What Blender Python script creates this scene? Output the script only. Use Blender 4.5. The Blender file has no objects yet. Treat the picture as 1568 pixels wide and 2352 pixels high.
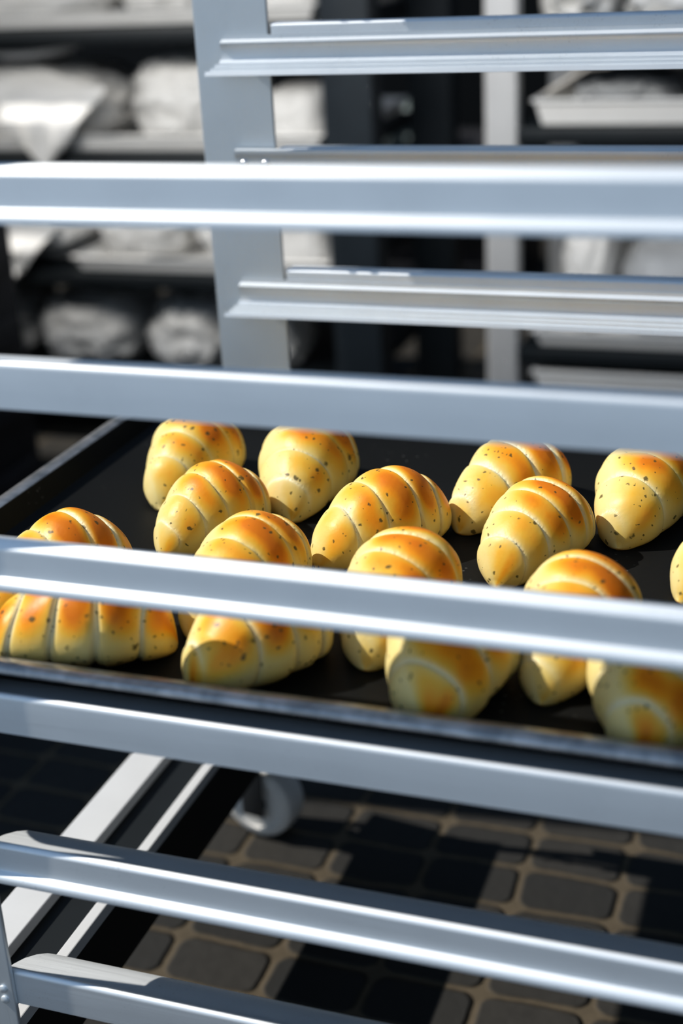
import bpy, bmesh, math, random
from mathutils import Vector, Matrix, noise
C = bpy.context.scene.collection
PI = math.pi

# ------------------------------------------------------------------ helpers
def thing(name, label, cat, loc=(0, 0, 0), rotz=0, group=None):
    o = bpy.data.objects.new(name, None); C.objects.link(o)
    o.empty_display_size = .02
    o.location = loc; o.rotation_euler = (0, 0, rotz)
    o['label'] = label; o['category'] = cat
    if group: o['group'] = group
    return o

def tag(o, label, cat, group=None):
    o['label'] = label; o['category'] = cat
    if group: o['group'] = group
    return o

def obj(name, bm, mat, parent=None, smooth=True, loc=None, rot=None):
    me = bpy.data.meshes.new(name)
    bmesh.ops.recalc_face_normals(bm, faces=bm.faces)
    bm.to_mesh(me); bm.free()
    o = bpy.data.objects.new(name, me); C.objects.link(o)
    if mat: me.materials.append(mat)
    for p in me.polygons: p.use_smooth = smooth
    if smooth:
        try: me.set_sharp_from_angle(angle=math.radians(38))
        except Exception: pass
    if parent: o.parent = parent
    if loc is not None: o.location = loc
    if rot is not None: o.rotation_euler = rot
    return o

def box(bm, x0, x1, y0, y1, z0, z1, bev=0.0, seg=2):
    vs = [bm.verts.new((x, y, z)) for x in (x0, x1) for y in (y0, y1) for z in (z0, z1)]
    fs = [(0, 1, 3, 2), (4, 6, 7, 5), (0, 4, 5, 1), (2, 3, 7, 6), (0, 2, 6, 4), (1, 5, 7, 3)]
    faces = [bm.faces.new([vs[i] for i in f]) for f in fs]
    if bev > 0:
        es = list({e for f in faces for e in f.edges})
        bmesh.ops.bevel(bm, geom=es, offset=bev, segments=seg, affect='EDGES', profile=.5)
    return bm

def sheet(bm, path, t, xl, xr):
    """A bent sheet: PATH is (y, z) points of its centre line, extruded from xl(i) to xr(i)."""
    n = len(path); A = []; B = []
    for i, (y, z) in enumerate(path):
        a = path[max(i - 1, 0)]; b = path[min(i + 1, n - 1)]
        d = Vector((b[0] - a[0], b[1] - a[1])).normalized()
        nn = Vector((-d.y, d.x)) * t / 2
        A.append((y + nn.x, z + nn.y)); B.append((y - nn.x, z - nn.y))
    def v(p, i, left): return bm.verts.new((xl(i) if left else xr(i), p[0], p[1]))
    al = [v(A[i], i, 1) for i in range(n)]; ar = [v(A[i], i, 0) for i in range(n)]
    bl = [v(B[i], i, 1) for i in range(n)]; br = [v(B[i], i, 0) for i in range(n)]
    for i in range(n - 1):
        bm.faces.new((al[i], al[i + 1], ar[i + 1], ar[i]))
        bm.faces.new((bl[i], br[i], br[i + 1], bl[i + 1]))
        bm.faces.new((al[i], bl[i], bl[i + 1], al[i + 1]))
        bm.faces.new((ar[i], ar[i + 1], br[i + 1], br[i]))
    bm.faces.new((al[0], ar[0], br[0], bl[0])); bm.faces.new((al[-1], bl[-1], br[-1], ar[-1]))
    return bm

def lathe(bm, prof, seg=40, axis='X', c=(0, 0, 0)):
    """PROF: (offset along axis, radius); closed by the axis at both ends."""
    rings = []
    for (a, r) in prof:
        ring = []
        for k in range(seg):
            t = 2 * PI * k / seg
            p = (a, r * math.cos(t), r * math.sin(t)) if axis == 'X' else (r * math.cos(t), r * math.sin(t), a)
            ring.append(bm.verts.new((p[0] + c[0], p[1] + c[1], p[2] + c[2])))
        rings.append(ring)
    for i in range(len(rings) - 1):
        for k in range(seg):
            bm.faces.new((rings[i][k], rings[i][(k + 1) % seg], rings[i + 1][(k + 1) % seg], rings[i + 1][k]))
    bm.faces.new(rings[0]); bm.faces.new(rings[-1])
    return bm

# ------------------------------------------------------------------ materials
def mat(name):
    m = bpy.data.materials.new(name); m.use_nodes = True
    nt = m.node_tree
    return m, nt, nt.nodes['Principled BSDF'], nt.nodes, nt.links

def N(nt, kind, **kw):
    n = nt.nodes.new(kind)
    for k, v in kw.items():
        if k.startswith('i_'): n.inputs[k[2:].replace('_', ' ')].default_value = v
        else: setattr(n, k, v)
    return n

def ramp(nt, src, stops, interp='LINEAR'):
    r = nt.nodes.new('ShaderNodeValToRGB'); r.color_ramp.interpolation = interp
    el = r.color_ramp.elements
    while len(el) < len(stops): el.new(.5)
    for e, (p, c) in zip(el, stops):
        e.position = p; e.color = c if len(c) == 4 else (*c, 1)
    nt.links.new(src, r.inputs[0]); return r

def math_n(nt, op, a, b=None, clamp=False):
    n = nt.nodes.new('ShaderNodeMath'); n.operation = op; n.use_clamp = clamp
    for i, s in enumerate((a, b)):
        if s is None: continue
        if isinstance(s, (int, float)): n.inputs[i].default_value = s
        else: nt.links.new(s, n.inputs[i])
    return n.outputs[0]

def mix(nt, fac, a, b):
    n = nt.nodes.new('ShaderNodeMix'); n.data_type = 'RGBA'
    for sock, s in ((n.inputs[0], fac), (n.inputs[6], a), (n.inputs[7], b)):
        if isinstance(s, (int, float)): sock.default_value = s
        elif isinstance(s, tuple): sock.default_value = (*s, 1) if len(s) == 3 else s
        else: nt.links.new(s, sock)
    return n.outputs[2]

def metal_mat(name, col, rough=.42, metallic=.55, speck=.5, streak=(3, 160, 160)):
    m, nt, b, nodes, L = mat(name)
    tc = N(nt, 'ShaderNodeTexCoord')
    mp = N(nt, 'ShaderNodeMapping'); mp.inputs['Scale'].default_value = streak
    L.new(tc.outputs['Object'], mp.inputs['Vector'])
    n1 = N(nt, 'ShaderNodeTexNoise', i_Scale=6.0, i_Detail=4.0); L.new(mp.outputs[0], n1.inputs['Vector'])
    n2 = N(nt, 'ShaderNodeTexNoise', i_Scale=28.0, i_Detail=5.0); L.new(tc.outputs['Object'], n2.inputs['Vector'])
    n3 = N(nt, 'ShaderNodeTexNoise', i_Scale=900.0, i_Detail=2.0); L.new(tc.outputs['Object'], n3.inputs['Vector'])
    c = mix(nt, math_n(nt, 'MULTIPLY', n2.outputs[0], .5), col, tuple(v * .78 for v in col))
    sp = math_n(nt, 'MULTIPLY', ramp(nt, n3.outputs[0], [(.66, (0, 0, 0)), (.72, (1, 1, 1))]).outputs[0],
                ramp(nt, n2.outputs[0], [(.45, (0, 0, 0)), (.65, (1, 1, 1))]).outputs[0])
    c2 = mix(nt, math_n(nt, 'MULTIPLY', sp, speck), c, tuple(v * .22 for v in col))
    L.new(c2, b.inputs['Base Color'])
    b.inputs['Metallic'].default_value = metallic
    r = math_n(nt, 'ADD', math_n(nt, 'MULTIPLY', n1.outputs[0], .18), rough - .09)
    L.new(r, b.inputs['Roughness'])
    bp = N(nt, 'ShaderNodeBump'); bp.inputs['Strength'].default_value = .12; bp.inputs['Distance'].default_value = .0004
    L.new(n1.outputs[0], bp.inputs['Height']); L.new(bp.outputs[0], b.inputs['Normal'])
    return m

M_ALU = metal_mat('brushed_aluminium', (.88, .91, .93), rough=.52, metallic=.65)
M_POST = metal_mat('post_aluminium', (.82, .86, .88), rough=.45, metallic=.6, speck=.2, streak=(120, 120, 3))
M_ZINC = metal_mat('pale_zinc', (.74, .75, .76), rough=.5, metallic=.15, speck=.2)
M_PALETRAY = metal_mat('pale_tray_metal', (.86, .85, .83), rough=.5, metallic=.1, speck=0)
M_BGMET = metal_mat('pale_rack_metal', (.62, .62, .62), rough=.5, metallic=.3, speck=0)

def plain(name, col, rough=.5, metallic=0.0, noise_scale=30, var=.35):
    m, nt, b, nodes, L = mat(name)
    tc = N(nt, 'ShaderNodeTexCoord')
    n = N(nt, 'ShaderNodeTexNoise', i_Scale=float(noise_scale), i_Detail=5.0)
    L.new(tc.outputs['Object'], n.inputs['Vector'])
    L.new(mix(nt, math_n(nt, 'MULTIPLY', n.outputs[0], 1.0), col, tuple(v * (1 - var) for v in col)), b.inputs['Base Color'])
    b.inputs['Roughness'].default_value = rough; b.inputs['Metallic'].default_value = metallic
    return m

M_BLACK = plain('black_painted_steel', (.010, .014, .017), .5)
M_DKPOST = plain('charcoal_upright', (.022, .03, .038), .5)
M_WALL = plain('shade_dark_wall', (.006, .008, .009), .9, noise_scale=3)  # near black stands in for deep shade; the sun would light this wall
M_RUBBER = plain('grey_rubber', (.82, .80, .76), .6)
M_FORK = plain('zinc_fork', (.12, .13, .14), .4, .7)
M_RIVET = plain('bright_rivet', (.8, .8, .8), .25, .9)
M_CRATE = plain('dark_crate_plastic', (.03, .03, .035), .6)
M_BOUNCE = plain('pale_blue_grey_bounce', (.24, .30, .36), .8, noise_scale=4)  # tinted for the added ground that the rails reflect
M_BLUE = plain('dark_blue_plastic', (.02, .08, .13), .5)

def paper_mat(name, col):
    m, nt, b, nodes, L = mat(name)
    tc = N(nt, 'ShaderNodeTexCoord')
    n = N(nt, 'ShaderNodeTexNoise', i_Scale=22.0, i_Detail=6.0, i_Distortion=1.2)
    L.new(tc.outputs['Object'], n.inputs['Vector'])
    L.new(mix(nt, n.outputs[0], col, tuple(v * .86 for v in col)), b.inputs['Base Color'])
    b.inputs['Roughness'].default_value = .6
    bp = N(nt, 'ShaderNodeBump'); bp.inputs['Strength'].default_value = .6; bp.inputs['Distance'].default_value = .006
    L.new(n.outputs[0], bp.inputs['Height']); L.new(bp.outputs[0], b.inputs['Normal'])
    return m
M_BAG = paper_mat('white_wrap', (.70, .69, .67))
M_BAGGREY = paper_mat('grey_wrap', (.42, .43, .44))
M_BAGSHADE = paper_mat('shaded_wrap', (.20, .24, .23))  # darker wrap colour, stands in for the deep shade in the gap

def tray_mat():
    m, nt, b, nodes, L = mat('black_nonstick_steel')
    tc = N(nt, 'ShaderNodeTexCoord')
    v = N(nt, 'ShaderNodeTexVoronoi', i_Scale=190.0); L.new(tc.outputs['Object'], v.inputs['Vector'])
    dots = ramp(nt, v.outputs['Distance'], [(.10, (1, 1, 1)), (.2, (0, 0, 0))]).outputs[0]
    n = N(nt, 'ShaderNodeTexNoise', i_Scale=16.0, i_Detail=2.0); L.new(tc.outputs['Object'], n.inputs['Vector'])
    area = ramp(nt, n.outputs[0], [(.58, (0, 0, 0)), (.7, (1, 1, 1))]).outputs[0]
    n2 = N(nt, 'ShaderNodeTexNoise', i_Scale=260.0, i_Detail=3.0); L.new(tc.outputs['Object'], n2.inputs['Vector'])
    f = math_n(nt, 'MULTIPLY', math_n(nt, 'MULTIPLY', dots, area), n2.outputs[0])
    L.new(mix(nt, f, (.010, .0105, .0105), (.42, .42, .40)), b.inputs['Base Color'])
    L.new(math_n(nt, 'ADD', math_n(nt, 'MULTIPLY', n.outputs[0], .2), .45), b.inputs['Roughness'])
    b.inputs['Specular IOR Level'].default_value = .16
    bp = N(nt, 'ShaderNodeBump'); bp.inputs['Strength'].default_value = .15; bp.inputs['Distance'].default_value = .0005
    L.new(n2.outputs[0], bp.inputs['Height']); L.new(bp.outputs[0], b.inputs['Normal'])
    return m
M_TRAY = tray_mat()

def rim_mat():
    m, nt, b, nodes, L = mat('highlit_tray_rim')
    tc = N(nt, 'ShaderNodeTexCoord')
    n = N(nt, 'ShaderNodeTexNoise', i_Scale=90.0, i_Detail=6.0); L.new(tc.outputs['Object'], n.inputs['Vector'])
    r = ramp(nt, n.outputs[0], [(.35, (.30, .31, .32)), (.65, (.55, .54, .54))]).outputs[0]  # pale greys paint in the bright highlight along the bead
    L.new(r, b.inputs['Base Color'])
    b.inputs['Metallic'].default_value = .75; b.inputs['Roughness'].default_value = .33
    return m
M_RIM = rim_mat()

def bread_mat():
    m, nt, b, nodes, L = mat('herb_bread_crust')
    tc = N(nt, 'ShaderNodeTexCoord')
    oi = N(nt, 'ShaderNodeObjectInfo')
    at = N(nt, 'ShaderNodeAttribute', attribute_name='crust')
    sep = N(nt, 'ShaderNodeSeparateColor'); L.new(at.outputs['Color'], sep.inputs[0])
    groove, brown, under = sep.outputs[0], sep.outputs[1], sep.outputs[2]
    off = N(nt, 'ShaderNodeVectorMath', operation='ADD')
    L.new(tc.outputs['Object'], off.inputs[0]); L.new(oi.outputs['Random'], off.inputs[1])
    P = off.outputs[0]
    n1 = N(nt, 'ShaderNodeTexNoise', i_Scale=38.0, i_Detail=4.0, i_Roughness=.55); L.new(P, n1.inputs['Vector'])
    n2 = N(nt, 'ShaderNodeTexNoise', i_Scale=420.0, i_Detail=4.0); L.new(P, n2.inputs['Vector'])
    # brown amount broken up by noise
    br = math_n(nt, 'ADD', brown, math_n(nt, 'MULTIPLY', math_n(nt, 'SUBTRACT', n1.outputs[0], .5), .55), clamp=True)
    col = ramp(nt, br, [(0.0, (.80, .66, .30)), (.22, (.80, .60, .19)), (.48, (.82, .48, .06)), (.76, (.84, .33, .014)), (1.0, (.68, .20, .006))]).outputs[0]
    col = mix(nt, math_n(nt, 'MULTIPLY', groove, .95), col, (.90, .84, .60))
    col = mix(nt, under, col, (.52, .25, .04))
    # herb flecks: two sizes, warped cells
    w = N(nt, 'ShaderNodeTexNoise', i_Scale=300.0, i_Detail=2.0); L.new(P, w.inputs['Vector'])
    ws = N(nt, 'ShaderNodeVectorMath', operation='SCALE'); ws.inputs['Scale'].default_value = .0035; L.new(w.outputs['Color'], ws.inputs[0])
    wa = N(nt, 'ShaderNodeVectorMath', operation='ADD'); L.new(P, wa.inputs[0]); L.new(ws.outputs[0], wa.inputs[1])
    def flecks(scale, lo, hi, keep):
        v = N(nt, 'ShaderNodeTexVoronoi', i_Scale=float(scale)); L.new(wa.outputs[0], v.inputs['Vector'])
        s = N(nt, 'ShaderNodeSeparateColor'); L.new(v.outputs['Color'], s.inputs[0])
        k = math_n(nt, 'GREATER_THAN', s.outputs[0], keep)
        # size varies per cell
        d = math_n(nt, 'DIVIDE', v.outputs['Distance'], math_n(nt, 'ADD', math_n(nt, 'MULTIPLY', s.outputs[1], .9), .5))
        return math_n(nt, 'MULTIPLY', ramp(nt, d, [(lo, (1, 1, 1)), (hi, (0, 0, 0))]).outputs[0], k)
    f = math_n(nt, 'MAXIMUM', flecks(115, .13, .19, .55), flecks(250, .14, .24, .62))
    fcol = mix(nt, n2.outputs[0], (.03, .028, .012), (.16, .12, .035))
    col = mix(nt, math_n(nt, 'MULTIPLY', f, .88), col, fcol)
    L.new(col, b.inputs['Base Color'])
    b.inputs['Roughness'].default_value = .43
    b.inputs['Specular IOR Level'].default_value = .35
    b.inputs['Subsurface Weight'].default_value = .12
    b.inputs['Subsurface Radius'].default_value = (1.0, .5, .2)
    b.inputs['Subsurface Scale'].default_value = .004
    gn = math_n(nt, 'MULTIPLY', groove, n2.outputs[0])
    hgt = math_n(nt, 'ADD', math_n(nt, 'MULTIPLY', n2.outputs[0], .10), math_n(nt, 'ADD', math_n(nt, 'MULTIPLY', gn, 1.1), math_n(nt, 'MULTIPLY', n1.outputs[0], .5)))
    bp = N(nt, 'ShaderNodeBump'); bp.inputs['Strength'].default_value = .55; bp.inputs['Distance'].default_value = .0018
    L.new(hgt, bp.inputs['Height']); L.new(bp.outputs[0], b.inputs['Normal'])
    return m
M_BREAD = bread_mat()

def floor_mat():
    m, nt, b, nodes, L = mat('slate_paver_floor')
    tc = N(nt, 'ShaderNodeTexCoord')
    wn = N(nt, 'ShaderNodeTexNoise', i_Scale=14.0, i_Detail=3.0); L.new(tc.outputs['Object'], wn.inputs['Vector'])
    ws = N(nt, 'ShaderNodeVectorMath', operation='SCALE'); ws.inputs['Scale'].default_value = .012; L.new(wn.outputs['Color'], ws.inputs[0])
    wa = N(nt, 'ShaderNodeVectorMath', operation='ADD'); L.new(tc.outputs['Object'], wa.inputs[0]); L.new(ws.outputs[0], wa.inputs[1])
    sx = N(nt, 'ShaderNodeSeparateXYZ'); L.new(wa.outputs[0], sx.inputs[0])
    PX, PY, mt, rr = .0825, .052, .0036, .010
    X = math_n(nt, 'DIVIDE', math_n(nt, 'ADD', sx.outputs[0], PAVE_X), PX); Y = math_n(nt, 'DIVIDE', math_n(nt, 'ADD', sx.outputs[1], PAVE_Y), PY)
    def axis(v, p):
        fr = math_n(nt, 'FRACT', v)
        a = math_n(nt, 'MULTIPLY', math_n(nt, 'ABSOLUTE', math_n(nt, 'SUBTRACT', fr, .5)), p)
        return math_n(nt, 'MAXIMUM', math_n(nt, 'SUBTRACT', a, p / 2 - mt - rr), 0.0)
    dx, dy = axis(X, PX), axis(Y, PY)
    d = math_n(nt, 'SQRT', math_n(nt, 'ADD', math_n(nt, 'MULTIPLY', dx, dx), math_n(nt, 'MULTIPLY', dy, dy)))
    joint = ramp(nt, math_n(nt, 'DIVIDE', d, rr * 2), [(.44, (0, 0, 0)), (.62, (1, 1, 1))]).outputs[0]
    cb = N(nt, 'ShaderNodeCombineXYZ'); L.new(math_n(nt, 'FLOOR', X), cb.inputs[0]); L.new(math_n(nt, 'FLOOR', Y), cb.inputs[1])
    wh = N(nt, 'ShaderNodeTexWhiteNoise'); L.new(cb.outputs[0], wh.inputs['Vector'])
    n2 = N(nt, 'ShaderNodeTexNoise', i_Scale=70.0, i_Detail=6.0); L.new(tc.outputs['Object'], n2.inputs['Vector'])
    slate = mix(nt, wh.outputs['Value'], (.030, .031, .031), (.056, .053, .048))
    slate = mix(nt, n2.outputs[0], slate, (.034, .033, .031))
    sand = mix(nt, n2.outputs[0], (.070, .058, .041), (.135, .110, .078))
    L.new(mix(nt, joint, slate, sand), b.inputs['Base Color'])
    b.inputs['Roughness'].default_value = .85; b.inputs['Specular IOR Level'].default_value = .2
    h = math_n(nt, 'ADD', math_n(nt, 'SUBTRACT', 1.0, joint), math_n(nt, 'MULTIPLY', n2.outputs[0], .3))
    bp = N(nt, 'ShaderNodeBump'); bp.inputs['Strength'].default_value = .7; bp.inputs['Distance'].default_value = .006
    L.new(h, bp.inputs['Height']); L.new(bp.outputs[0], b.inputs['Normal'])
    return m
PAVE_X, PAVE_Y = .463 + 8.25 - .006, -.243 + 5.2 - .006
M_FLOOR = floor_mat()

# ------------------------------------------------------------------ setting
bm = bmesh.new(); box(bm, -8, 8, -.75, 3.2, -.05, 0)
fl = obj('floor', bm, M_FLOOR, smooth=False); fl['kind'] = 'structure'
bm = bmesh.new(); box(bm, -8, 8, -9, -.75, -.05, 0)
pv = obj('bounce_ground', bm, M_BOUNCE, smooth=False); pv['kind'] = 'structure'  # added behind the camera to give the rails a blue-grey reflection
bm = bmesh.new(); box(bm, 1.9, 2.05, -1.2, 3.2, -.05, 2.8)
wr = obj('right_light_block', bm, M_WALL, smooth=False); wr['kind'] = 'structure'  # unseen, added to keep stray light from the right off the scene
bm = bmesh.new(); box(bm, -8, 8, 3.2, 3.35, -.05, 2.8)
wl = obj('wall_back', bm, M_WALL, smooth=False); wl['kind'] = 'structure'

# ------------------------------------------------------------------ bakery rack
rack = thing('bakery_rack', 'tall silver aluminium bakery rack holding the tray of herb rolls on its open rails', 'rack', (-.2, .225, 0))
RO = Vector((-.2, .225, 0))
def rpart(name, bm, m, parent=None, smooth=True):
    bmesh.ops.translate(bm, verts=bm.verts, vec=-RO)
    o = obj(name, bm, m, parent or rack, smooth)
    if name in ('rail', 'post'):
        o.data.set_sharp_from_angle(angle=math.radians(60)) if hasattr(o.data, 'set_sharp_from_angle') else None
        wn = o.modifiers.new('weighted_normals', 'WEIGHTED_NORMAL'); wn.keep_sharp = True; wn.weight = 100
    return o

XL, XR = -.43, .03
TOP = 1.62
for (x0, x1) in ((-.467, -.4095), (.0095, .067)):
    for (y0, y1) in ((-.0042, -.0008), (.4533, .4567)):
        sh = .0075 if y0 > 0 and x0 < -.1 else (-.0075 if y0 > 0 else 0)
        bm = bmesh.new(); box(bm, x0 + sh, x1 + sh, y0, y1, .10, TOP, .0008)
        p = rpart('post', bm, M_POST)

def near_rail(z, kind):
    sh = .0034 if z > .4 else .0013
    w0 = -.0215 if kind == 'B' else -.0195
    path = []
    if kind == 'A':
        path += [(-.0040, -.0205), (-.0042, -.0185), (-.0036, -.0168), (-.0018, -.0158), (-.0004, -.0150), (.0, -.0142)]
    else:
        path += [(.0, -.0225), (.0, -.0150)]
    nweb = len(path)
    if kind == 'A':     # a sloped shoulder above the web, then down to the ledge
        path += [(.0, -.0008), (.0003, .0002), (.0003 + sh, sh), (.0010 + sh, sh + .0002), (.0015 + sh, sh - .0005), (.0020 + sh, -.0022), (.0028 + sh, -.0032)]
    else:
        path += [(.0, -.0024), (.0005, -.0010), (.0017, -.0002), (.0028, -.0005), (.0034, -.0016), (.0040, -.0030)]
    path += [(.0080, -.0033), (.0140, -.0034), (.0190, -.0036), (.0222, -.0042), (.0240, -.0056), (.0248, -.0080)]
    def xl(i):
        y = max(path[i][0], 0)
        if i < nweb + 1: return XL
        return -.4165 + .030 * (1 - math.sqrt(max(0, 1 - (y / .0255) ** 2)))
    def xr(i):
        y = max(path[i][0], 0)
        if i < nweb + 1: return XR
        return .0165 - .030 * (1 - math.sqrt(max(0, 1 - (y / .0255) ** 2)))
    bm = bmesh.new(); sheet(bm, [(y, zz + z) for y, zz in path], .0012, xl, xr)
    rail = rpart('rail', bm, M_ALU)
    bmv = bmesh.new()
    for x in (-.446, -.414):
        lathe(bmv, [(-.0005, .0032), (.0008, .003), (.0017, .0015)], 12, 'Z')
    bmv.free()
    return rail

def far_rail(z, kind):
    """z: the top; the ribbed lip faces inwards."""
    Y = .4525
    if kind == 'A':
        path = [(Y - .0145, -.0335), (Y - .0138, -.0308), (Y - .0112, -.0318), (Y - .0108, -.0284), (Y - .0084, -.0294), (Y - .0080, -.0260), (Y - .0056, -.0270), (Y - .0048, -.0238),
                (Y - .0035, -.0225), (Y - .0035, -.0150), (Y - .0055, -.0135), (Y - .0055, -.0118), (Y - .0010, -.0100)]
        def xl(i):
            s = max(0, Y - .0035 - path[i][0]); return -.437 - min(s * .9, .010) if i < 9 else -.437
        def xr(i):
            s = max(0, Y - .0035 - path[i][0]); return .037 + (min(s * .9, .010) if i < 9 else 0)
        bm = bmesh.new(); sheet(bm, [(y, zz + z) for y, zz in path], .0012, xl, xr)
        # inner upstand over the posts, and the taller outer flange between them
        sheet(bm, [(Y - .0008, z - .013), (Y - .0008, z - .0068)], .0012, lambda i: -.436, lambda i: .036)
        sheet(bm, [(Y + .0012, z - .010), (Y + .0012, z - .0015), (Y + .0018, z - .0003), (Y + .0035, z), (Y + .016, z), (Y + .018, z - .003)], .0012, lambda i: -.3995, lambda i: -.0005)
    else:
        bm = bmesh.new()
        sheet(bm, [(Y - .0035, z - .022), (Y - .0035, z - .006), (Y - .0055, z - .0045), (Y - .0055, z - .0005), (Y - .0015, z)], .0012, lambda i: -.432, lambda i: .032)
        sheet(bm, [(Y + .0012, z - .010), (Y + .0012, z - .0015), (Y + .0018, z - .0003), (Y + .0035, z), (Y + .016, z), (Y + .018, z - .003)], .0012, lambda i: -.3995, lambda i: -.0005)
    rail = rpart('rail', bm, M_ALU)
    if kind == 'B':
        for x in (-.425, -.408):
            bm = bmesh.new(); lathe(bm, [(-.001, .0034), (.001, .0032), (.0022, .0018)], 14, 'X')
            bmesh.ops.rotate(bm, verts=bm.verts, cent=(0, 0, 0), matrix=Matrix.Rotation(-PI / 2, 3, 'Z'))
            bmesh.ops.translate(bm, verts=bm.verts, vec=(x, Y - .0045, z - .010))
            rpart('rivet', bm, M_RIVET, None)
    return rail

BZ = [.5778, .3998, .2180]; AZ = [.6624, .4826, .3030]
near = [(z, 'B') for z in BZ] + [(z, 'A') for z in AZ]
far = [(.6030, 'B'), (.4210, 'B'), (.2410, 'B'), (.6900, 'A'), (.5125, 'A'), (.3330, 'A')]
for k in range(1, 6):
    near += [(.5778 + .18 * k, 'B')]; far += [(.603 + .18 * k, 'B')]
    if k < 5: near += [(.6624 + .18 * k, 'A')]; far += [(.690 + .18 * k, 'A')]
for z, k in near: near_rail(z, k)
for z, k in far: far_rail(z, k)
# rivets on the near left post
for (x, z) in ((-.4155, .2075), (-.4155, .2000)):
    bm = bmesh.new(); lathe(bm, [(-.001, .0026), (.0006, .0024), (.0012, .0012)], 14, 'X')
    bmesh.ops.rotate(bm, verts=bm.verts, cent=(0, 0, 0), matrix=Matrix.Rotation(-PI / 2, 3, 'Z'))
    bmesh.ops.translate(bm, verts=bm.verts, vec=(x, -.0046, z)); rpart('rivet', bm, M_POST)
# base channels (run front to back at each end)
for s in (0, 1):
    X = (lambda v: v) if s == 0 else (lambda v: -.4 - v)
    for nm, x0, x1, z0, z1, m in (('base_shade_beam', -.4800, -.4158, .118, .168, M_BLACK), ('base_flange', -.483, -.4557, .168, .177, M_ZINC), ('base_rib', -.4233, -.4154, .168, .177, M_ZINC)):  # black beam paints in the shade of the groove and sides
        bm = bmesh.new(); box(bm, min(X(x0), X(x1)), max(X(x0), X(x1)), -.004, .464, z0, z1, .0008)
        rpart(nm, bm, m, smooth=False)
for (y0, y1) in ((-.0080, -.0045), (.4570, .4605)):
    bm = bmesh.new(); box(bm, -.467, .067, y0, y1, TOP - .04, TOP, .002); rpart('top_bar', bm, M_POST)
# casters under the channels
for (cx, cy, rz) in ((-.452, .448, -1.72), (-.449, .02, -.4), (.049, .440, .2), (.049, .02, .9)):
    ce = bmesh.new()
    box(ce, -.032, .032, -.032, .032, .1145, .1180, .001)
    lathe(ce, [(.1045, .017), (.1145, .019)], 24, 'Z')
    box(ce, -.020, -.0175, -.017, .011, .026, .102, .001); box(ce, .0175, .020, -.011, .011, .026, .102, .001)
    box(ce, -.020, .020, -.016, .016, .097, .106, .002)
    R = Matrix.Rotation(rz, 3, 'Z')
    bmesh.ops.rotate(ce, verts=ce.verts, cent=(0, 0, 0), matrix=R)
    bmesh.ops.translate(ce, verts=ce.verts, vec=(cx, cy, 0))
    cst = rpart('caster', ce, M_FORK)
    w = bmesh.new()
    lathe(w, [(-.013, .010), (-.013, .024), (-.0155, .0255), (-.0155, .030), (-.012, .0345), (-.006, .036), (.006, .036), (.012, .0345), (.0155, .030), (.0155, .0255), (.013, .024), (.013, .010)], 48, 'X')
    bmesh.ops.translate(w, verts=w.verts, vec=(0, 0, .036))
    bmesh.ops.rotate(w, verts=w.verts, cent=(0, 0, 0), matrix=R); bmesh.ops.translate(w, verts=w.verts, vec=(cx, cy, 0))
    wo = rpart('wheel', w, M_RUBBER, cst)
    h = bmesh.new(); lathe(h, [(-.0195, .004), (-.0165, .010), (.0165, .010), (.0195, .004)], 20, 'X')
    bmesh.ops.translate(h, verts=h.verts, vec=(0, 0, .036))
    bmesh.ops.rotate(h, verts=h.verts, cent=(0, 0, 0), matrix=R); bmesh.ops.translate(h, verts=h.verts, vec=(cx, cy, 0))
    rpart('axle', h, M_FORK, cst)

# ------------------------------------------------------------------ baking tray
TX0, TX1, TY0, TY1 = -.517, .087, .0012, .4425
ZT = .3972
tray = thing('baking_tray', 'large black non-stick baking tray covered in rows of golden herb rolls', 'tray', ((TX0 + TX1) / 2, (TY0 + TY1) / 2, ZT))
TO = Vector(tray.location)
def rrect(inset, r, n=8):
    x0, x1, y0, y1 = TX0 + inset, TX1 - inset, TY0 + inset, TY1 - inset
    pts = []
    for (cx, cy, a0) in ((x1 - r, y1 - r, 0), (x0 + r, y1 - r, PI / 2), (x0 + r, y0 + r, PI), (x1 - r, y0 + r, 1.5 * PI)):
        for k in range(n + 1):
            t = a0 + PI / 2 * k / n; pts.append((cx + r * math.cos(t), cy + r * math.sin(t)))
    return pts
def loops(bm, spec, cap_first=False, cap_last=False):
    rings = [[bm.verts.new((x, y, z)) for x, y in rrect(i, r)] for i, r, z in spec]
    for a, b in zip(rings, rings[1:]):
        n = len(a)
        for k in range(n): bm.faces.new((a[k], a[(k + 1) % n], b[(k + 1) % n], b[k]))
    if cap_first: bm.faces.new(rings[0])
    if cap_last: bm.faces.new(rings[-1])
bm = bmesh.new()
zr = ZT + .0180
loops(bm, [(.019, .012, ZT), (.0165, .015, ZT + .0012), (.0115, .018, zr - .002), (.0105, .019, zr - .001), (.0125, .018, zr - .001), (.0180, .014, ZT + .003), (.0200, .012, ZT + .0022)], True, True)
bmesh.ops.translate(bm, verts=bm.verts, vec=-TO)
obj('pan', bm, M_TRAY, tray)
bm = bmesh.new()
prof = [(.0118, zr - .0012), (.0105, zr), (.0050, zr + .0004), (.0020, zr + .0002), (.0006, zr - .0010), (0, zr - .0028), (.0008, zr - .0044), (.0026, zr - .0050), (.0040, zr - .0036), (.0052, zr - .0010), (.0110, zr - .0014), (.0118, zr - .0012)]
loops(bm, [(i, .024 - i * .5, z) for i, z in prof])
bmesh.ops.translate(bm, verts=bm.verts, vec=-TO)
ro = obj('rolled_rim', bm, M_RIM, tray)

# ------------------------------------------------------------------ herb rolls
def sstep(a, b, x):
    t = max(0.0, min(1.0, (x - a) / (b - a))); return t * t * (3 - 2 * t)

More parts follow.
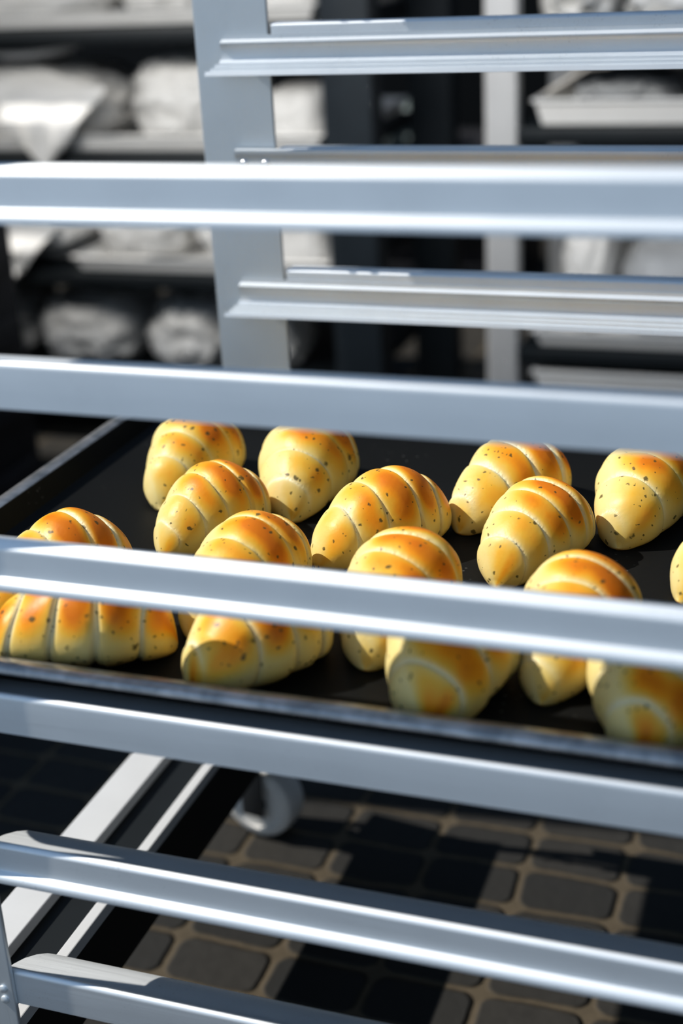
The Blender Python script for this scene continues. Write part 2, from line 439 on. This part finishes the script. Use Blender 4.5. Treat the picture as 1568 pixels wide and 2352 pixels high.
BROWN = math.radians(24)      # the oven browned the ridge a little to the right of the top
def bread_mesh(Ln, R, turns, seed, peak=.58, tail=.42, nub=.34, brown_shift=0.0, bend=.0, pale=.3, NU=210, NV=132):
    """A dough strip rolled into a spindle: tail at x=0, nub at x=Ln, spiral steps along it."""
    rnd = random.Random(seed); so = Vector((rnd.random() * 50, rnd.random() * 50, rnd.random() * 50))
    lean = rnd.uniform(.75, 1.15); ph0 = rnd.random()
    puffs = [rnd.uniform(.75, 1.25) for _ in range(16)]
    opens = [rnd.uniform(.25, 1.3) for _ in range(16)]
    def env(u):
        # envelope radius, tapered to a blunt tail and a small nub
        if u < peak:
            t = (peak - u) / peak
            base = 1 - (1 - tail) * t ** 1.6
            cap = math.sqrt(max(0, 1 - max(0, (t - .78) / .22) ** 2))
        else:
            t = (u - peak) / (1 - peak)
            base = 1 - (1 - nub) * t ** 2.1
            cap = math.sqrt(max(0, 1 - max(0, (t - .82) / .18) ** 2))
        return base * cap
    bm = bmesh.new(); col = bm.loops.layers.float_color.new('crust')
    rows = []; data = {}
    for i in range(NU + 1):
        u0 = i / NU
        u = .5 - .5 * math.cos(PI * (u0 * .94 + .03)) if False else u0
        ring = []
        for j in range(NV):
            v = 2 * PI * j / NV                      # 0 = +y side, pi/2 = up
            cy, cz = math.cos(v), math.sin(v)
            # helix phase; seam sits underneath (v = -pi/2)
            vv = ((v + PI / 2) % (2 * PI)) / (2 * PI)
            wob = noise.noise(Vector((u * 4, cy * .8, cz * .8)) + so) * .16
            ph = u * turns + vv * lean + (1 - lean) * .5 * (1 - math.cos(2 * PI * vv)) * 0 + ph0 + wob * math.sin(PI * vv)
            # keep whole-number jump across the hidden seam
            ph += vv * (1 - lean)
            k = int(math.floor(ph)) % 16; fr = ph - math.floor(ph)
            endf = sstep(0.02, .14, u) * sstep(0.0, .10, 1 - u)
            # step: each wrap puffs up, then drops into a crease
            g = math.exp(-((fr if fr < .5 else 1 - fr) / (.040 + .035 * opens[k])) ** 2)
            puff = math.sin(PI * fr) ** .55
            saw = (fr - .5)
            r = R * env(u)
            side = 1 if u < peak else -1
            r *= 1 + endf * (.070 * puffs[k] * puff - .035 - .060 * g * opens[k]) + endf * .05 * saw * side
            r *= 1 + .06 * noise.noise(Vector((u * 3.2, cy * 1.1, cz * 1.1)) + so)
            x = u * Ln
            y = r * cy * 1.04
            z = r * cz
            # sag: flat underside, squashed a little
            zb = -R * .60
            h = z
            if h < zb * .35:
                t = (h - zb * .35)
                h = zb * .35 + t * .62
            if h < zb: h = zb + (h - zb) * .05
            y += bend * (u - .5) ** 2 * Ln * 4 * .25
            # ends droop toward the tray
            h -= (R * .60 - min(R * env(u) * .62, R * .60)) * .92
            h = max(h, zb)
            p = Vector((x, y, h - zb))
            up = cz
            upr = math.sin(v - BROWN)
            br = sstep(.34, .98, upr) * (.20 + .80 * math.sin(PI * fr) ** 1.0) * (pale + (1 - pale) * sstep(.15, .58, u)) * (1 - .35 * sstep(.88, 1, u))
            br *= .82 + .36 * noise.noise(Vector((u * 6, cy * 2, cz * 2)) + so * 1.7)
            br += .13 * sstep(-.1, .8, -cy) * (.6 + .4 * math.sin(PI * fr))  # shaded right side painted in as a more golden brown
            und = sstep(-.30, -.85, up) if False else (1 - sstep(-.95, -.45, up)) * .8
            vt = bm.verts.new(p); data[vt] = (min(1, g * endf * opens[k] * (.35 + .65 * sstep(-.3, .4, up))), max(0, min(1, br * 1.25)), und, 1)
            ring.append(vt)
        rows.append(ring)
    for a, b in zip(rows, rows[1:]):
        for j in range(NV):
            bm.faces.new((a[j], a[(j + 1) % NV], b[(j + 1) % NV], b[j]))
    for ring in (rows[0], rows[-1]): bm.faces.new(ring)
    for f in bm.faces:
        for lp in f.loops: lp[col] = data[lp.vert]
    return bm

ZF = ZT + .0024
def SHAPE(seed):
    rnd = random.Random(seed)
    return dict(peak=rnd.uniform(.56, .64), tail=rnd.uniform(.34, .42), nub=rnd.uniform(.34, .44), bend=rnd.uniform(-.12, .12))
RG = 'golden herb rolls on the black tray'
# name key: tail (x, y), nub (x, y), radius, turns, seed, label
# tail x, tail y, heading, length, radius, turns of the spiral, seed, label
ROLLS = [
 (-0.4151, 0.2415, 1.5606, 0.1048, 0.03, 5.2, 11, 'herb roll in the far left corner of the tray, partly behind another roll'),
 (-0.3244, 0.2417, 1.6788, 0.1043, 0.031, 5.0, 12, 'herb roll second from the left in the farthest row'),
 (-0.2107, 0.2468, 1.1713, 0.1027, 0.0298, 4.6, 13, 'herb roll with a broad pale tail, third from left in the farthest row'),
 (-0.1116, 0.246, 1.4773, 0.1054, 0.029, 4.6, 14, 'herb roll at the right end of the farthest row with a spotted pale tail'),
 (-0.3803, 0.1696, 1.2347, 0.0878, 0.0288, 5.4, 15, 'herb roll directly in front of the far left corner roll, leaning against it'),
 (-0.2809, 0.1756, 1.0352, 0.1018, 0.0299, 5.0, 16, 'herb roll with a pale nub at its right end, in the centre of the tray'),
 (-0.1738, 0.1782, 1.2914, 0.0939, 0.0286, 5.6, 17, 'sharply focused herb roll with four open creases, right of the picture centre'),
 (-0.0725, 0.1843, 0.8517, 0.0894, 0.0291, 5, 18, 'herb roll cut by the right picture edge, only its pale side showing'),
 (-0.4369, 0.0649, 1.1812, 0.1016, 0.0298, 5, 19, 'herb roll at the far left, orange top rising above the middle rail'),
 (-0.314, 0.0762, 1.4369, 0.1073, 0.0295, 5.2, 20, 'herb roll rising over the middle rail, right behind the shaded stubby front roll'),
 (-0.2152, 0.068, 1.5547, 0.116, 0.0303, 5.2, 21, 'herb roll whose small tail tip is sunlit just under the middle rail'),
 (-0.1182, 0.0562, 1.5241, 0.113, 0.0294, 5, 22, 'herb roll with a round shaded tail between the two striped front rolls'),
 (-0.4165, 0.0326, 0.418, 0.102, 0.0314, 4.4, 23, 'fat herb roll lying sideways in the front left corner, half sunlit'),
 (-0.2888, 0.0215, 1.1483, 0.0875, 0.0316, 4.2, 24, 'shaded stubby herb roll with two brown patches, second from left in the front row'),
 (-0.17, 0.0186, 1.5347, 0.0854, 0.0313, 4.6, 25, 'shaded striped herb roll tapering to a brown tail, third in the front row'),
 (-0.067, 0.0184, 1.5918, 0.0848, 0.0314, 4.6, 26, 'shaded striped herb roll in the front right corner, cut by the picture edge'),
]
from mathutils.bvhtree import BVHTree
rolls = []
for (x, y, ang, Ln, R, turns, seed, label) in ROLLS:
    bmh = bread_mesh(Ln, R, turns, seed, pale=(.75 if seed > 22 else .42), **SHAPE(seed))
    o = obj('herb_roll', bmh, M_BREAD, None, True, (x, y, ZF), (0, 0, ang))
    for p in o.data.polygons: p.use_smooth = True
    try: o.data.attributes.remove(o.data.attributes['sharp_edge'])
    except Exception: pass
    rolls.append(tag(o, label, 'bread roll', RG))
# neighbours that touch press a little flat against each other
def wmat(o): return Matrix.Translation(o.location) @ o.rotation_euler.to_matrix().to_4x4()
def tree(o):
    M = wmat(o); return BVHTree.FromPolygons([M @ v.co for v in o.data.vertices], [tuple(p.vertices) for p in o.data.polygons])
for i, a in enumerate(rolls):
    for b in rolls[:i]:
        if (a.location - b.location).length > .15: continue
        tb = tree(b)
        if not tree(a).overlap(tb): continue
        M = wmat(a); Mi = M.inverted()
        for v in a.data.vertices:
            w = M @ v.co; co_, nn, _, dist = tb.find_nearest(w, .03)
            if co_ is None: continue
            dd = (w - co_).dot(nn)
            if dd < .0010:
                w2 = co_ + nn * (.0010 + max(0, .0006 + dd * .02))
                w2.z = max(w2.z, min(w.z, ZF + .01)); v.co = Mi @ w2

# ------------------------------------------------------------------ racks behind
def bg_rack(name, label, x0, x1, y0, depth, levels, post_mat, shelf_mat, pw, top, side=0.0):
    r = thing(name, label, 'rack', ((x0 + x1) / 2, y0 + depth / 2, 0)); o0 = Vector(r.location)
    def pt(nm, bm, m):
        bmesh.ops.translate(bm, verts=bm.verts, vec=-o0); return obj(nm, bm, m, r)
    for (a, b) in ((x0, x0 + pw), (x1 - pw, x1)):
        for (c, d) in ((y0, y0 + pw * .7), (y0 + depth - pw * .7, y0 + depth)):
            bm = bmesh.new(); box(bm, a, b, c, d, 0, top, .004); pt('post', bm, post_mat)
    for z in levels:
        bm = bmesh.new(); box(bm, x0 + pw, x1 - pw, y0 + .004, y0 + depth - .01, z - .022, z, .002); pt('shelf', bm, shelf_mat)
    return r
LY = 1.355
bg_rack('storage_rack', 'black steel storage rack of white wrapped loaves, blurred at the left behind the bakery rack', -1.62, -.623, LY, .46, (.100, .276, .456, .630, .810), M_DKPOST, M_BLACK, .072, 1.5)
bg_rack('storage_rack', 'pale metal storage rack of wrapped goods, blurred at the right behind the bakery rack', -.467, .55, LY, .46, (.110, .190, .490, .597), M_BGMET, M_BLACK, .044, 1.5)

def bg_tray(x0, x1, y0, y1, z, h, label, group, m=M_PALETRAY):
    bm = bmesh.new()
    def rr(i): return [(x0 + i, y0 + i), (x1 - i, y0 + i), (x1 - i, y1 - i), (x0 + i, y1 - i)]
    spec = [(.012, z + .0005), (.004, z + h * .9), (0, z + h * .9), (0, z + h), (.008, z + h), (.016, z + .003)]
    rings = [[bm.verts.new((x, y, zz)) for x, y in rr(i)] for i, zz in spec]
    for a, b in zip(rings, rings[1:]):
        for k in range(4): bm.faces.new((a[k], a[(k + 1) % 4], b[(k + 1) % 4], b[k]))
    bm.faces.new(rings[0]); bm.faces.new(rings[-1])
    return tag(obj('sheet_tray', bm, m, smooth=False), label, 'tray', group)
TG = 'pale trays on the racks behind'
bg_tray(-1.54, -.70, LY + .006, LY + .44, .632, .020, 'pale metal tray on the black rack, level with the top of the picture', TG)
bg_tray(-1.54, -.70, LY + .006, LY + .44, .458, .022, 'pale metal tray on the black rack under the two large white bags', TG)
bg_tray(-1.12, -.70, LY + .006, LY + .44, .278, .022, 'pale metal tray on the black rack, just below the topmost near rail', TG)
bg_tray(-.405, .50, LY + .004, LY + .44, .492, .034, 'pale metal tray with grey wraps, highest full tray on the right rack', TG)
bg_tray(-.405, .50, LY + .004, LY + .44, .192, .022, 'pale metal tray beneath the white and grey wraps on the right rack', TG)
bg_tray(-.405, .50, LY + .004, LY + .44, .112, .045, 'pale metal tray lowest on the right rack, just above the second near rail', TG)

def lump(seed, sx, sy, sz, m, crumple=.16, sq=2.6):
    """A wrapped, knotted bundle: a soft box whose skin is folded by ridged noise."""
    rnd = random.Random(seed); so = Vector((rnd.random() * 90, rnd.random() * 90, rnd.random() * 90))
    bm = bmesh.new(); bmesh.ops.create_icosphere(bm, subdivisions=5, radius=1)
    for v in bm.verts:
        d = v.co.normalized()
        k = (abs(d.x) ** sq + abs(d.y) ** sq + abs(d.z) ** sq) ** (-1 / sq)
        n1 = abs(noise.noise(d * 2.1 + so)); n2 = abs(noise.noise(d * 5.0 + so)); n3 = noise.noise(d * 11 + so)
        k *= 1 - crumple * (1.3 * n1 + .6 * n2) + .02 * n3
        p = Vector((d.x * sx, d.y * sy, d.z * sz)) * k
        if p.z < -sz * .8: p.z = -sz * .8
        v.co = p
    zmin = min(v.co.z for v in bm.verts)
    bmesh.ops.translate(bm, verts=bm.verts, vec=(0, 0, -zmin))
    return bm
BGp = 'wrapped bundles on the racks behind'
def bag(x, y, z, sx, sy, sz, label, m=M_BAG, seed=0, rot=(0, 0, 0), crumple=.16, sq=2.6, corner=None):
    bm = lump(seed, sx, sy, sz, m, crumple, sq)
    if corner:      # a loose corner of the wrap hanging over the shelf edge
        cx, cw, top, drop = corner
        n = 10
        rowsv = []
        for i in range(n + 1):
            t = i / n; w = cw * (1 - t ** 1.6) + .006
            zz = top - drop * t
            row = []
            for j in range(9):
                s = j / 8 * 2 - 1
                row.append(bm.verts.new((cx + s * w + .03 * (1 - t) * 0, -sy * .85 - .064 * sstep(0, .4, t) - .004 * (1 - s * s) + .012 * noise.noise(Vector((s * 2.2, t * 2.5, seed * 3.1))), zz)))
            rowsv.append(row)
        for a, b in zip(rowsv, rowsv[1:]):
            for j in range(8): bm.faces.new((a[j], a[j + 1], b[j + 1], b[j]))
    o = obj('wrapped_bundle', bm, m, None, True, (x, y, z), rot)
    return tag(o, label, 'bundle', BGp)
yb = LY + .155
bag(-1.205, yb, .4615, .150, .125, .066, 'large white bag with a corner drooping over the shelf, upper left', seed=1, crumple=.12, corner=(.075, .075, .085, .106))
bag(-.945, yb, .4615, .096, .12, .072, 'rounded white bag beside the drooping bag, left of the silver post', seed=2, crumple=.12)
bag(-.772, yb - .02, .4615, .050, .08, .042, 'small white bundle between the silver post and the charcoal upright', seed=3, crumple=.06, sq=4)
bag(-1.24, yb, .6355, .19, .125, .055, 'flat white wrapped bundle at the top left corner of the picture', seed=4, crumple=.08)
bag(-.945, yb, .6355, .098, .12, .060, 'pale bundle on the top tray just left of the silver post', seed=5, crumple=.1)
bag(-.775, yb - .01, .6355, .056, .09, .075, 'white block right of the silver post at the top of the picture', seed=6, crumple=.05, sq=5)
bag(-1.215, yb, .2815, .095, .13, .080, 'white pointed bag just under the topmost near rail at the left', seed=7, crumple=.12, corner=(0, .055, .06, .078))
bag(-1.035, yb, .2815, .080, .12, .070, 'grey-white bag between two white bags under the topmost near rail', seed=8, crumple=.12)
bag(-.900, yb - .01, .2815, .048, .10, .064, 'slim pale bag beside the silver post under the topmost near rail', seed=9, crumple=.14)
bag(-.772, yb - .02, .2815, .052, .09, .078, 'white squared bundle right of the silver post under the topmost near rail', seed=10, crumple=.05, sq=4.5)
bag(-1.36, yb, .1035, .10, .12, .068, 'pale bag at the left end of the lowest visible shelf', seed=11)
bag(-1.155, yb, .1035, .090, .12, .070, 'white bag in the middle of the lowest visible shelf', seed=12)
bag(-.975, yb, .1035, .078, .12, .070, 'white bag beside the silver post on the lowest visible shelf', seed=13)
bag(-.840, yb, .1035, .045, .09, .066, 'cream knotted bag right of the silver post on the lowest visible shelf', seed=14, crumple=.22)
bag(-.300, yb, .4975, .078, .12, .030, 'low grey wrapped pile on the highest full tray of the right rack', M_BAGGREY, seed=15, crumple=.22)
bag(-.09, yb, .4975, .11, .12, .032, 'low bluish grey wrapped pile at the right end of the highest full tray', M_BAGGREY, seed=16, crumple=.22)
bag(-.343, yb, .1975, .040, .10, .085, 'bright white wrap beside the silver upright of the right rack', seed=17, crumple=.1, sq=3.4)
bag(-.225, yb, .1955, .078, .12, .076, 'grey rounded wrap under the topmost near rail at the right', M_BAGGREY, seed=18, crumple=.1)
bag(-.055, yb, .1955, .085, .12, .072, 'white wrap at the right end of the tray beneath the topmost near rail', seed=19)
bag(-.365, yb, .5975, .050, .12, .055, 'cream wrap at the top of the right rack beside its silver upright', seed=20, crumple=.2)
bag(-.225, yb, .5975, .082, .12, .055, 'white crumpled wrap at the top right corner of the picture', seed=21, crumple=.24)
# pale plate slid under the top shelf of the black rack
bm = bmesh.new(); lathe(bm, [(0, .05), (.004, .068), (.013, .075), (.015, .073), (.008, .06)], 40, 'Z')
tag(obj('oval_plate', bm, M_BAGGREY, None, True, (-1.20, LY + .11, .5865), (.03, 0, 0)), 'pale oval plate in the dark gap under the top left shelf', 'plate')
# dark crate behind the gap between the racks, with a dim bundle on it
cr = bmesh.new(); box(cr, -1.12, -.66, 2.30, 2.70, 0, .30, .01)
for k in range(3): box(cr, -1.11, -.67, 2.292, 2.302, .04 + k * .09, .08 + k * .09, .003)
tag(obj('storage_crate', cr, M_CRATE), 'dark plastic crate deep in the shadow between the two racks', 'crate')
o = bag(-.90, 2.46, .302, .080, .10, .052, 'dim grey-green bundle in the dark gap between the two racks', M_BAGSHADE, seed=30)
# low box added out of view at the left to shade the floor
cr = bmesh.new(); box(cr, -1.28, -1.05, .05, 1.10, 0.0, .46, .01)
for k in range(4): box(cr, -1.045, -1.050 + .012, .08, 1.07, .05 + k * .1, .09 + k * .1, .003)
tag(obj('storage_crate', cr, M_CRATE), 'low dark box added out of view at the left to shade the floor', 'crate')

shade_block = thing('added_shade_block', 'tall dark block added out of view at the left to cast shade', 'shade_block', (-1.40, .83, 0))  # unseen block, added to keep the sun off the floor beyond
bm = bmesh.new(); box(bm, -.10, .10, -.42, .42, .09, 1.75, .012); obj('block_body', bm, M_CRATE, shade_block)
for (x, y) in ((-.07, -.36), (.07, -.36), (-.07, .36), (.07, .36)):
    bm = bmesh.new(); lathe(bm, [(-.012, .02), (-.012, .038), (-.008, .0415), (.008, .0415), (.012, .038), (.012, .02)], 28, 'X')
    bmesh.ops.translate(bm, verts=bm.verts, vec=(x, y, .0415)); obj('wheel', bm, M_RUBBER, shade_block)

# ------------------------------------------------------------------ light
w = bpy.data.worlds.new('sky'); bpy.context.scene.world = w; w.use_nodes = True
nt = w.node_tree; bg = nt.nodes['Background']
tc = N(nt, 'ShaderNodeTexCoord'); sp = N(nt, 'ShaderNodeSeparateXYZ'); nt.links.new(tc.outputs['Generated'], sp.inputs[0])
r = ramp(nt, sp.outputs[2], [(0.0, (.62, .70, .78)), (.15, (.60, .74, .90)), (.6, (.36, .54, .80)), (1.0, (.26, .42, .70))])
nt.links.new(r.outputs[0], bg.inputs['Color']); bg.inputs['Strength'].default_value = .68
s = bpy.data.lights.new('sun', 'SUN'); s.energy = 4.1; s.angle = math.radians(.55); s.color = (1.0, .95, .87)
so = bpy.data.objects.new('sun', s); C.objects.link(so)
d = Vector((1.0, .10, -1.02)).normalized()          # light travels right, slightly away, down
so.rotation_euler = d.to_track_quat('-Z', 'Y').to_euler()

a = bpy.data.lights.new('added_bundle_fill', 'AREA'); a.shape = 'RECTANGLE'; a.size = 1.6; a.size_y = .25; a.energy = 3.4; a.color = (1, .97, .92); a.spread = math.radians(70)  # added fill light for the bundles behind, not a known lamp
ao = bpy.data.objects.new('added_bundle_fill', a); C.objects.link(ao); ao.location = (-.85, .60, 1.02)
ao.rotation_euler = (Vector((-.80, 1.50, .34)) - ao.location).to_track_quat('-Z', 'Z').to_euler()

# ------------------------------------------------------------------ camera
cam = bpy.data.cameras.new('camera'); co = bpy.data.objects.new('camera', cam); C.objects.link(co)
cam.sensor_fit = 'VERTICAL'; cam.sensor_height = 36.0; cam.lens = 3267 / 2352 * 36
# columns: the camera's right, up and back axes in the world
right = Vector((.94395, .32644, -.04899)); down = Vector((.08321, -.37894, -.92167)); fwd = Vector((-.31944, .86593, -.38486))
Mx = Matrix((right, -down, -fwd)).transposed().to_4x4(); Mx.translation = Vector((0, -.537, .757))
co.matrix_world = Mx
cam.clip_start = .02
cam.dof.use_dof = True; cam.dof.focus_distance = .845; cam.dof.aperture_fstop = 3.7
bpy.context.scene.camera = co

sc = bpy.context.scene
sc.view_settings.view_transform = 'Standard'
sc.view_settings.look = 'Medium High Contrast'
sc.view_settings.exposure = 0.0
